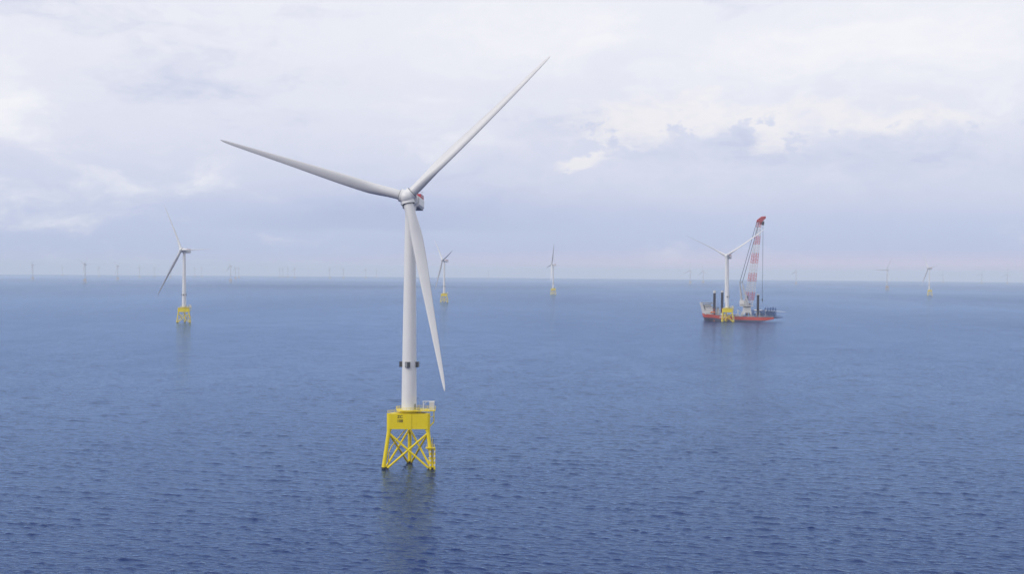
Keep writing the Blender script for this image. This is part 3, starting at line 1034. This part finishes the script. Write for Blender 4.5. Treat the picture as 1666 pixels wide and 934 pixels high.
# cargo gear welded to the deck: winches, lockers, pipe supports, bollards
rg = random.Random(5)
wi = MB()
for x_ in (-20.0, 9.0, 28.5, 45.5):
    wi.box(x_ - 1.6, x_ + 1.6, -17.4, -15.2, 8.0, 9.2)
    wi.tube((x_ - 1.3, -16.3, 10.3), (x_ + 1.3, -16.3, 10.3), 1.0, seg=14).tube((x_ - 1.5, -16.3, 10.3), (x_ - 1.3, -16.3, 10.3), 1.35, seg=14).tube((x_ + 1.3, -16.3, 10.3), (x_ + 1.5, -16.3, 10.3), 1.35, seg=14)
    wi.build('mooring_winch', M['blue'], ship)
    wi = MB()
for x_, w_, h_, m_ in ((-27.5, 2.2, 5.5, 'ship_white'), (-6.0, 1.6, 3.0, 'grey'), (6.8, 1.4, 3.6, 'ship_white'), (12.0, 2.6, 2.4, 'blue'), (21.5, 2.0, 3.4, 'grey'), (28.0, 1.2, 5.0, 'blue'), (34.5, 1.6, 4.4, 'blue'), (46.5, 1.3, 3.2, 'grey')):
    yy = -14.5 + rg.uniform(-1.0, 3.0)
    g = MB().box(x_ - w_, x_ + w_, yy - 1.4, yy + 1.4, 7.9, 7.9 + h_).box(x_ - w_ * 0.8, x_ + w_ * 0.2, yy - 1.0, yy + 1.0, 7.9 + h_, 8.7 + h_)
    g.build('deck_locker', M[m_], ship)
pr = MB()
for i in range(7):
    x_ = -26.0 + i * 5.2
    pr.tube((x_, -17.2, 8.2), (x_, -17.2, 11.8), 0.16, seg=6).tube((x_, -13.8, 8.2), (x_, -13.8, 11.8), 0.16, seg=6).tube((x_, -17.2, 11.8), (x_, -13.8, 11.8), 0.16, seg=6)
for y_ in (-16.8, -16.0, -15.0):
    pr.tube((-27, y_, 12.1), (6.5, y_, 12.1), 0.22, seg=6)
pr.build('pipe_bridge', M['ship_white'], ship)
for x_ in (-18.5, 14.0, 44.0):
    MB().tube((x_, -17.6, 8.0), (x_, -17.6, 21.0), 0.2, 0.12, 8).box(x_ - 0.6, x_ + 0.6, -18.0, -17.2, 20.4, 21.0).build('flood_light_mast', M['ship_white'], ship)

# containers on deck
for i, (x_, y_, z_, m_, lab) in enumerate((
        (-15.5, -12.0, 9.0, 'grey', 'grey container on the ship deck beside the yellow jacket, left of its braces'),
        (-1.5, -10.5, 8.5, 'ship_white', 'white container on the ship deck just right of the yellow jacket'),
        (-12.0, 3.0, 9.0, 'blue', 'blue container on the ship deck behind the yellow jacket'))):
    c = MB().box(-3.0, 3.0, -1.25, 1.25, 0, 2.7)
    for k in range(14):
        xx = -2.85 + k * 0.43
        c.box(xx, xx + 0.2, -1.30, -1.252, 0.15, 2.55)
    o = c.build('container', M[m_])
    place(o, (x_, y_, z_))
    tag(o, lab, 'container', 'containers on the ship deck')

# ------------------------------------------------------------------ the main crane
crane = empty('ship_crane', (0, 0, 0))
place(crane, (17.0, 8.0, 8.3))
tag(crane, 'tall ship crane with red and white lattice boom on white pedestal', 'crane')
pd = MB()
sq = lambda s, cx=0.0: [(-s + cx, -s), (s + cx, -s), (s + cx, s), (-s + cx, s)]
pd.prism(sq(6.6), 6.2, 15.6, 0, sq(5.6))
for sx in (-1, 1):
    for sy in (-1, 1):
        p0 = [(sx * 7.6 - 1.5, sy * 7.6 - 1.5), (sx * 7.6 + 1.5, sy * 7.6 - 1.5), (sx * 7.6 + 1.5, sy * 7.6 + 1.5), (sx * 7.6 - 1.5, sy * 7.6 + 1.5)]
        p1 = [(sx * 4.4 - 2.0, sy * 4.4 - 2.0), (sx * 4.4 + 2.0, sy * 4.4 - 2.0), (sx * 4.4 + 2.0, sy * 4.4 + 2.0), (sx * 4.4 - 2.0, sy * 4.4 + 2.0)]
        pd.prism(p0, 0, 9.0, 0, p1)
pdo = pd.build('pedestal', M['ship_white'], crane)
MB().lathe([(5.9, 15.62), (6.5, 15.7), (6.5, 16.8), (5.9, 16.9)], 32).build('slew_ring', M['dark'], crane)
BA = R(38)                                                # the boom is slewed away from us to the right
ub = Vector((math.cos(BA), math.sin(BA), 0))
wb_ = Vector((-math.sin(BA), math.cos(BA), 0))
def cp(u, w, z):
    return ub * u + wb_ * w + Vector((0, 0, z))
def cbox(b, u0, u1, w0, w1, z0, z1, mat=0):
    v = [cp(u, w, z) for z in (z0, z1) for w in (w0, w1) for u in (u0, u1)]
    b.add(v, [(0, 2, 3, 1), (4, 5, 7, 6), (0, 1, 5, 4), (2, 6, 7, 3), (0, 4, 6, 2), (1, 3, 7, 5)], mat)
sp = MB()
cbox(sp, -9.5, 7.5, -7.5, 7.5, 16.92, 18.8)
spo = sp.build('slew_platform', M['ship_white'], crane)
mh = MB()
cbox(mh, -10.0, -4.6, -7.0, 7.0, 18.82, 24.5)
cbox(mh, -12.0, -8.0, -5.5, 5.5, 20.5, 27.5)
mho = mh.build('machinery_house', M['ship_white'], crane)
ov = MB()
cbox(ov, -3.0, 1.0, -7.6, -5.0, 18.82, 22.5)
ovo = ov.build('operator_cabin', M['ship_white'], crane)
ow = MB()
cbox(ow, -2.6, 0.8, -7.68, -7.61, 20.2, 22.0)
ow.build('window', M['window'], ovo)
lg = MB()
lg.tube((0, 0, -38), (0, 0, 34), 2.1, seg=24)
lgo = lg.build('leg', M['leg_dark'], ship)
lgo.location = (17.0, 8.0, 8.3)
# back mast: two white box legs leaning back, with stays
TOPZ = 57.5
for s_ in (-1, 1):
    mm = MB()
    v = []
    for z, u, w, h in ((18.8, -4.0, 6.2 * s_, 1.5), (26.0, -5.4, 6.0 * s_, 1.7), (TOPZ, -14.4, 3.0 * s_, 0.55)):
        for a_, c_ in ((-1, -0.5), (1, -0.5), (1, 0.5), (-1, 0.5)):
            v.append(cp(u + a_ * h, w + c_ * h, z))
    f = [(3, 2, 1, 0), (8, 9, 10, 11)]
    for j in range(2):
        f += [(j * 4 + i, j * 4 + (i + 1) % 4, j * 4 + 4 + (i + 1) % 4, j * 4 + 4 + i) for i in range(4)]
    mm.add(v, f)
    mm.build('mast_leg', M['ship_white'], crane)
    st_ = MB()
    st_.tube(cp(-14.4, 3.0 * s_, TOPZ - 1), cp(-10.5, 5.0 * s_, 26), 0.3, seg=8)
    for zz in (32, 40, 48):
        t_ = (zz - 26) / (TOPZ - 26)
        st_.tube(cp(-5.4 - 9.0 * t_, (6 - 3 * t_) * s_, zz), cp(-10.5 - 3.9 * t_, (5 - 2 * t_) * s_, zz - 3), 0.16, seg=6)
    st_.build('back_stay', M['ship_white'], crane)
mt = MB()
mt.tube(cp(-14.4, -3.4, TOPZ), cp(-14.4, 3.4, TOPZ), 0.7, seg=10)
mt.build('mast_head', M['grey'], crane)
# boom
FOOT = (5.0, 20.5)
LEAN = R(9.2)
BL = 142.0
bu = ub * math.sin(LEAN) + Vector((0, 0, math.cos(LEAN)))
bn = ub * math.cos(LEAN) - Vector((0, 0, math.sin(LEAN)))   # forward of the boom
F0 = cp(FOOT[0], 0, FOOT[1])
def bp(s, w, d):
    """point on the boom: s 0..1 along, w -1..1 across, d -1..1 back to front"""
    wid = float(np.interp(s, (0, 0.12, 0.2, 0.9, 1.0), (7.6, 7.6, 7.0, 3.9, 3.2)))
    dep = float(np.interp(s, (0, 0.12, 0.2, 0.88, 1.0), (0.6, 3.0, 3.0, 2.2, 1.4)))
    return F0 + bu * (s * BL) + wb_ * (w * wid) + bn * (d * dep)
bands = [(0.0, 0.05, 1), (0.05, 0.15, 0), (0.15, 0.28, 1), (0.28, 0.38, 0), (0.38, 0.50, 1), (0.50, 0.62, 0), (0.62, 0.73, 1), (0.73, 0.83, 0), (0.83, 0.94, 1), (0.94, 1.0, 0)]
for s0, s1, white in bands:
    b = MB()
    for w in (-1, 1):
        for d in (-1, 1):
            b.tube(bp(s0, w, d), bp(s1, w, d), 0.40, seg=8)
    n = max(2, int((s1 - s0) * BL / 4.6))
    for i in range(n):
        a_, c_ = s0 + (s1 - s0) * i / n, s0 + (s1 - s0) * (i + 1) / n
        for d in (-1, 1):
            b.tube(bp(a_, -1, d), bp(c_, 1, d), 0.17, seg=5).tube(bp(a_, 1, d), bp(c_, -1, d), 0.17, seg=5)
            b.tube(bp(a_, -1, d), bp(a_, 1, d), 0.17, seg=5)
        for w in (-1, 1):
            b.tube(bp(a_, w, -1), bp(c_, w, 1), 0.15, seg=5)
            b.tube(bp(a_, w, -1), bp(a_, w, 1), 0.15, seg=5)
    b.build('boom_section', M['boom_white'] if white else M['boom_red'], crane)
# boom head: red jib nose thrown forward with dark sheave block under it
HD = F0 + bu * BL
hd_ = MB()
def hp(n_, w, s):
    return HD + bn * n_ + wb_ * w + bu * s
for w in (-1, 1):
    poly = [hp(-3.6, w * 3.0, -1.5), hp(-2.6, w * 3.0, 3.2), hp(6.5, w * 2.2, 11.0), hp(10.5, w * 2.2, 11.8), hp(11.5, w * 2.2, 8.6), hp(2.5, w * 3.0, 0.5)]
    poly2 = [p + wb_ * (w * 0.7) for p in poly]
    k = len(poly)
    hd_.add(poly + poly2, [tuple(range(k)), tuple(range(2 * k - 1, k - 1, -1))] + [(i, k + i, k + (i + 1) % k, (i + 1) % k) for i in range(k)], 0)
for n_, s_ in ((-3.0, 0), (-2.0, 2.8), (2.0, 6.3), (6.0, 9.6), (10.6, 10.2), (6.5, 5.0)):
    hd_.tube(hp(n_, -3.4, s_), hp(n_, 3.4, s_), 0.55, seg=8)
hdo = hd_.build('boom_head', M['boom_red'], crane)
sb = MB()
for w in (-1.6, 0, 1.6):
    c0 = hp(10.6, w - 0.4, 10.2); c1 = hp(10.6, w + 0.4, 10.2)
    sb.tube(c0, c1, 2.0, seg=20)
sb.build('sheave', M['boom_red'], hdo)
ub_ = MB()
base_ = hp(6.5, 0, 0.0)
for (a0, a1, b0, b1, z0, z1) in ((-3.2, 3.0, -2.6, 2.6, -1.5, 2.6), (1.6, 3.8, -1.5, 1.5, -4.0, -1.5), (-3.0, -0.8, -1.8, 1.8, -3.2, -1.5)):
    v = [base_ + ub * u + wb_ * w + Vector((0, 0, z)) for z in (z0, z1) for w in (b0, b1) for u in (a0, a1)]
    ub_.add(v, [(0, 2, 3, 1), (4, 5, 7, 6), (0, 1, 5, 4), (2, 6, 7, 3), (0, 4, 6, 2), (1, 3, 7, 5)])
ub_.build('upper_block', M['dark'], crane)
for s_ in (-1, 1):
    pn = MB()
    pn.tube(cp(-14.4, 3.0 * s_, TOPZ), hp(-3.0, 2.8 * s_, 0.6), 0.42, seg=8)
    pn.build('pendant', M['cable'], crane)
hk_top = base_ + ub * 2.8 + Vector((0, 0, -4.0))
HOOK_Z = 26.0
hl = MB()
for s_ in (-0.7, 0.7):
    hl.tube(hk_top + wb_ * s_, Vector((hk_top.x, hk_top.y, HOOK_Z + 3.4)) + wb_ * s_ * 0.6, 0.16, seg=6)
hl.build('hoist_rope', M['cable'], crane)
hkb = MB()
q = Vector((hk_top.x, hk_top.y, 0))
hkb.prism([(q.x - 1.0, q.y - 1.2), (q.x + 1.0, q.y - 1.2), (q.x + 1.0, q.y + 1.2), (q.x - 1.0, q.y + 1.2)], HOOK_Z + 0.6, HOOK_Z + 3.6)
hkb.tube(q + Vector((0, 0, HOOK_Z + 0.6)), q + Vector((0, 0, HOOK_Z - 0.8)), 0.45, seg=10)
hkb.path([q + Vector((0, 0, HOOK_Z - 0.6)), q + Vector((0.9, 0, HOOK_Z - 1.4)), q + Vector((0.7, 0, HOOK_Z - 2.4)), q + Vector((-0.4, 0, HOOK_Z - 2.6)), q + Vector((-1.0, 0, HOOK_Z - 1.8))], 0.35, seg=8)
hkb.build('hook_block', M['dark'], crane)

# ------------------------------------------------------------------ blades lying in blue racks on the after deck
RACKS = [(25.0, 9.0, 19.5, 'blue blade rack nearest the white crane pedestal on the ship deck'), (37.0, 9.0, 19.0, 'second blue blade rack from the crane on the ship deck'),
         (42.5, 9.0, 20.0, 'third blue blade rack from the crane, right of the aft leg'), (48.6, 8.0, 23.6, 'tall blue blade rack first in the row at the ship stern'),
         (53.0, 8.0, 23.8, 'tall blue blade rack second in the row at the ship stern'), (57.4, 8.0, 24.0, 'tall blue blade rack third in the row at the ship stern'),
         (61.8, 8.0, 24.2, 'tall blue blade rack last in the row, overhanging the ship stern')]
for x_, z0, z1, lab in RACKS:
    b = MB()
    tall = z1 > 22
    H_ = z1 - 7.95
    ys = (-13.0, -5.0, 5.0, 13.0)
    for y_ in ys:
        for dx_ in (-1.2, 1.2):
            b.box(dx_ - 0.28, dx_ + 0.28, y_ - 0.3, y_ + 0.3, 0.0 if x_ < 58 else 0.6, H_ * (0.62 if tall else 1.0))
        b.tube((-1.2, y_, 1.0), (1.2, y_, H_ * 0.5), 0.2, seg=6)
    for zz in (1.2, H_ * 0.36, H_ * 0.60):
        for dx_ in (-1.2, 1.2):
            b.box(dx_ - 0.25, dx_ + 0.25, -13.2, 13.2, zz, zz + 0.5)
    for a_, c_ in zip(ys, ys[1:]):
        b.tube((0, a_, 1.5), (0, c_, H_ * 0.6), 0.25, seg=6)
    if tall:                                  # the forked clamps that hold the blades
        for y_ in (-12.2, 12.2):
            b.prism([(-1.6, y_ - 0.5), (1.6, y_ - 0.5), (1.6, y_ + 0.5), (-1.6, y_ + 0.5)], H_ * 0.68, H_ * 0.80, 0,
                    [(-0.5, y_ - 0.5), (0.5, y_ - 0.5), (0.5, y_ + 0.5), (-0.5, y_ + 0.5)])
            b.tube((0, y_ - 0.6, H_ * 0.86), (0, y_ + 0.6, H_ * 0.86), 1.5, seg=14)
            b.box(-0.4, 0.4, y_ - 0.3, y_ + 0.3, H_ * 0.62, H_ * 1.03)
    else:
        b.box(-2.6, 2.6, -14.0, -13.3, H_ * 0.5, H_ * 0.5 + 0.6).box(-2.6, 2.6, -14.0, -13.3, H_ - 0.9, H_ - 0.3)
        b.tube((-2.4, -13.6, 0.4), (0, -13.6, H_ - 0.6), 0.25, seg=6).tube((2.4, -13.6, 0.4), (0, -13.6, H_ - 0.6), 0.25, seg=6)
    o = b.build('blade_rack', M['blue'])
    place(o, (x_, 0, 7.95))
    tag(o, lab, 'rack', 'blade racks on the ship deck')
pf = MB()
pf.box(58.6, 73.5, -15, 15, 7.0, 7.8).box(58.6, 73.5, -15, -14.4, 9.0, 9.3).box(58.6, 73.5, 14.4, 15, 9.0, 9.3)
for i in range(8):
    pf.box(58.8 + 2.05 * i, 59.3 + 2.05 * i, -15, -14.4, 7.8, 9.0).box(58.8 + 2.05 * i, 59.3 + 2.05 * i, 14.4, 15, 7.8, 9.0)
for y_ in (-12, 0, 12):
    pf.tube((58.4, y_, 5.4), (70, y_, 7.0), 0.35, seg=6)
pf.build('stern_platform', M['blue'], ship)
bme = None
for y_, lab in ((-10.5, 'white turbine blade lying in the ship stern racks, nearest the yellow jacket side'), (-3.5, 'second white turbine blade in the ship stern racks, one in from the near rail'),
                (3.5, 'third white turbine blade in the ship stern racks, one in from the far rail'), (10.5, 'fourth white turbine blade in the ship stern racks, along the far rail')):
    if bme is None:
        o = blade_mesh(30).build('stored_blade', M['blade'])
        bme = o
    else:
        o = bme.copy()
        COL.objects.link(o)
    x0 = 25.5 if y_ < 0 else 28.0
    # the blade's own span is local Z; lay it along the deck, tip over the stern, flat side up
    o.matrix_world = (Matrix.Translation(ship_pos) @ Matrix.Rotation(SHIP_YAW, 4, 'Z') @ Matrix.Translation((x0 - 25.0 + 27.0, y_, 18.9)) @ Matrix.Rotation(PI / 2, 4, 'Y')
                      @ Matrix.Rotation(PI / 2, 4, 'Z') @ Matrix.Scale(0.66, 4))
    tag(o, lab, 'turbine blade', 'turbine blades stored on the ship')
